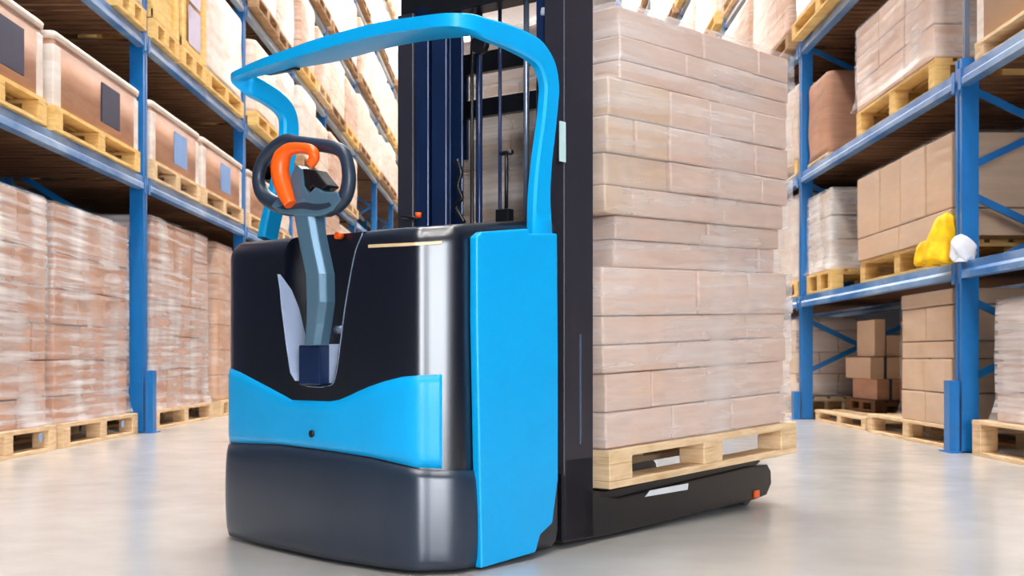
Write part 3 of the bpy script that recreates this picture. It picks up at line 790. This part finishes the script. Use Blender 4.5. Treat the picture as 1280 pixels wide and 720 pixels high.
# support legs and forks
pitch = .035
for s0 in (0.0, .50):
    poly = [(.40,.02),(.62,.012),(1.66,.02),(1.79,.03),(1.835,.07),(1.83,.12),(1.80,.145),(1.64,.15),(.70,.122),(.60,.14),(.40,.22)]
    lg = part('support_leg', MB().prism(poly, lambda p: (p[0], s0, p[1]), lambda p: (p[0], s0+.15, p[1])), 'black', truck, .006)
    part('load_wheel', MB().tube([(1.68, s0+.03, .04), (1.68, s0+.12, .04)], .04, 20), 'bumper', lg)
    fk = [(.58,.102),(.60,.102),(1.70,.118+pitch*.9),(1.78,.130+pitch*1.0),(1.70,.145+pitch*.92),(.60,.146),(.60,.40),(.58,.40)]
    fk = [(.58,.104),(1.70,.104+pitch*1.12),(1.76,.12+pitch*1.16),(1.70,.140+pitch*1.1),(.61,.144),(.58,.15)]
    part('fork', MB().prism(fk, lambda p: (p[0], s0+.01, p[1]), lambda p: (p[0], s0+.14, p[1])), 'black', mast, .003)
a = on_s(806, 617, 0); b = on_s(860, 607, 0)
part('leg_label', MB().prism([on_s(806, 621, 0), on_s(859, 612, 0), on_s(860, 604, 0), on_s(812, 613, 0)], lambda p: (p[0], -.002, p[2]), lambda p: (p[0], .001, p[2])), 'white', truck)
p = on_s(945, 617, 0); part('leg_reflector', MB().box((p[0]-.02, -.006, p[2]-.014), (p[0]+.02, .002, p[2]+.012)), 'orange', truck)
part('drive_skirt', MB().box((.36, .05, .03), (.41, .9, .80)), 'black', truck)

# ------------------------------------------------------------------ load on the forks
LO = Vector((.298, 3.64, .152)); UL = Vector((.656, .755)).normalized(); VL = Vector((-UL.y, UL.x)); yaw = math.atan2(UL.y, UL.x)
PH = .118
rot = (0, -pitch, yaw)
pt = pallet(LO, 1.19, .80, PH, 'pale wooden pallet on the truck forks under the tall load', 'wood', True, rot)
ML = Matrix.Translation(LO) @ Matrix.Rotation(yaw, 4, 'Z') @ Matrix.Rotation(-pitch, 4, 'Y')
# rows from the pallet up: height, start offset along the long side, end, side inset, splits
ROWS = [
 (.112, .00, 1.135, .015, [1,1,1.05]),
 (.118, .00, 1.13, .015, [.9,1.2,1.9]),
 (.088, -.01, 1.14, .012, [1.1,1.0,.95]),
 (.088, -.01, 1.14, .012, [2.0,1.0,1.0]),
 (.150, -.01, 1.15, .010, [1.6,1.0,.85]),
 (.088, .085, 1.10, .030, [2.6,.35]),
 (.074, .085, 1.12, .024, [1.3,1.2]),
 (.088, .01, 1.13, .010, [.15,.55,.43]),
 (.098, .02, 1.16, .006, [.345,.3,.3,.2]),
 (.112, .02, 1.17, .004, [.15,.19,.27,.3,.25]),
 (.118, .03, 1.16, .004, [.345,.25,.3,.25]),
 (.062, .10, 1.19, .012, [1.2,1.0]),
 (.076, .105, 1.205, .012, [1.1,1.3,.8]),
 (.092, .11, 1.205, .016, [1.3,1.0,.6]),
]
z = PH+.004; outline = []
rnd = random.Random(5)
for ri, (h, a, b, ins, spl) in enumerate(ROWS):
    tot = sum(spl); x = a
    outline.append((z, z+h, a, b, ins))
    for j, w in enumerate(spl):
        L = (b-a)*w/tot
        for kk in (0, 1):
            e = rnd.uniform(-.006, .006) if ri > 4 else rnd.uniform(-.002, .002)
            y0 = ins if kk == 0 else .409; y1 = .392 if kk == 0 else .80-ins
            mb = MB().box((-L/2+.004, -(y1-y0)/2, 0), (L/2-.004, (y1-y0)/2, h-.003))
            matn = 'kraft2' if (8 <= ri <= 10 and j == 0) or (ri == 9 and j == 1) or (ri == 7 and j == 0) else 'kraft'
            o = part('carton', mb, matn, None, .006, 2)
            o.matrix_world = ML @ Matrix.Translation((x+L/2, (y0+y1)/2+e, z)) @ Matrix.Rotation(rnd.uniform(-.005, .005) if ri > 4 else 0, 4, 'Z')
            tag(o, 'tan carton on the fork load, %s layer up, %s along, %s rank' % (ORD[ri], ORD[j], 'aisle' if kk == 0 else 'rear'), 'carton', 'cartons stacked on the truck forks')
        x += L
    z += h
# stretch film over the load, following its steps
rings = []
for z0, z1, a, b, ins in outline:
    for zz in (z0+.001, z1-.001):
        rings.append([(x, y, zz) for x, y in rrect(a-.014, ins-.018, b+.014, .80-ins+.018, .006, 3)])
mb = MB(); mb.loft(rings[:], cap=False); top = [(x, y, z+.006) for x, y, _ in rings[-1]]
mb.loft([rings[-1], top], cap=False); mb.add(top, [tuple(range(len(top)))])
o = part('stretch_film', mb, 'film'); o.matrix_world = ML
tag(o, 'clear stretch film wound round the tall load on the forks', 'film')

# ------------------------------------------------------------------ light
wld = bpy.data.worlds.new('world'); sc.world = wld; wld.use_nodes = True
wld.node_tree.nodes['Background'].inputs[0].default_value = (.9, .95, 1, 1); wld.node_tree.nodes['Background'].inputs[1].default_value = .6
def area(name, loc, tgt, sx, sy, power, col=(1, .98, .95)):
    l = bpy.data.lights.new(name, 'AREA'); l.shape = 'RECTANGLE'; l.size = sx; l.size_y = sy; l.energy = power; l.color = col
    o = bpy.data.objects.new(name, l); COL.objects.link(o); o.location = loc
    o.rotation_euler = (Vector(tgt)-Vector(loc)).to_track_quat('-Z', 'Y').to_euler(); return o
sc.view_settings.view_transform = 'Standard'; sc.view_settings.look = 'None'
sc.view_settings.gamma = 1; sc.view_settings.use_curve_mapping = False
sc.view_settings.exposure = .6
cy = sc.cycles
cy.max_bounces = 7; cy.diffuse_bounces = 4; cy.glossy_bounces = 3; cy.transparent_max_bounces = 12; cy.transmission_bounces = 2
cy.caustics_reflective = False; cy.caustics_refractive = False; cy.use_denoising = True
cy.use_adaptive_sampling = True; cy.adaptive_threshold = .02
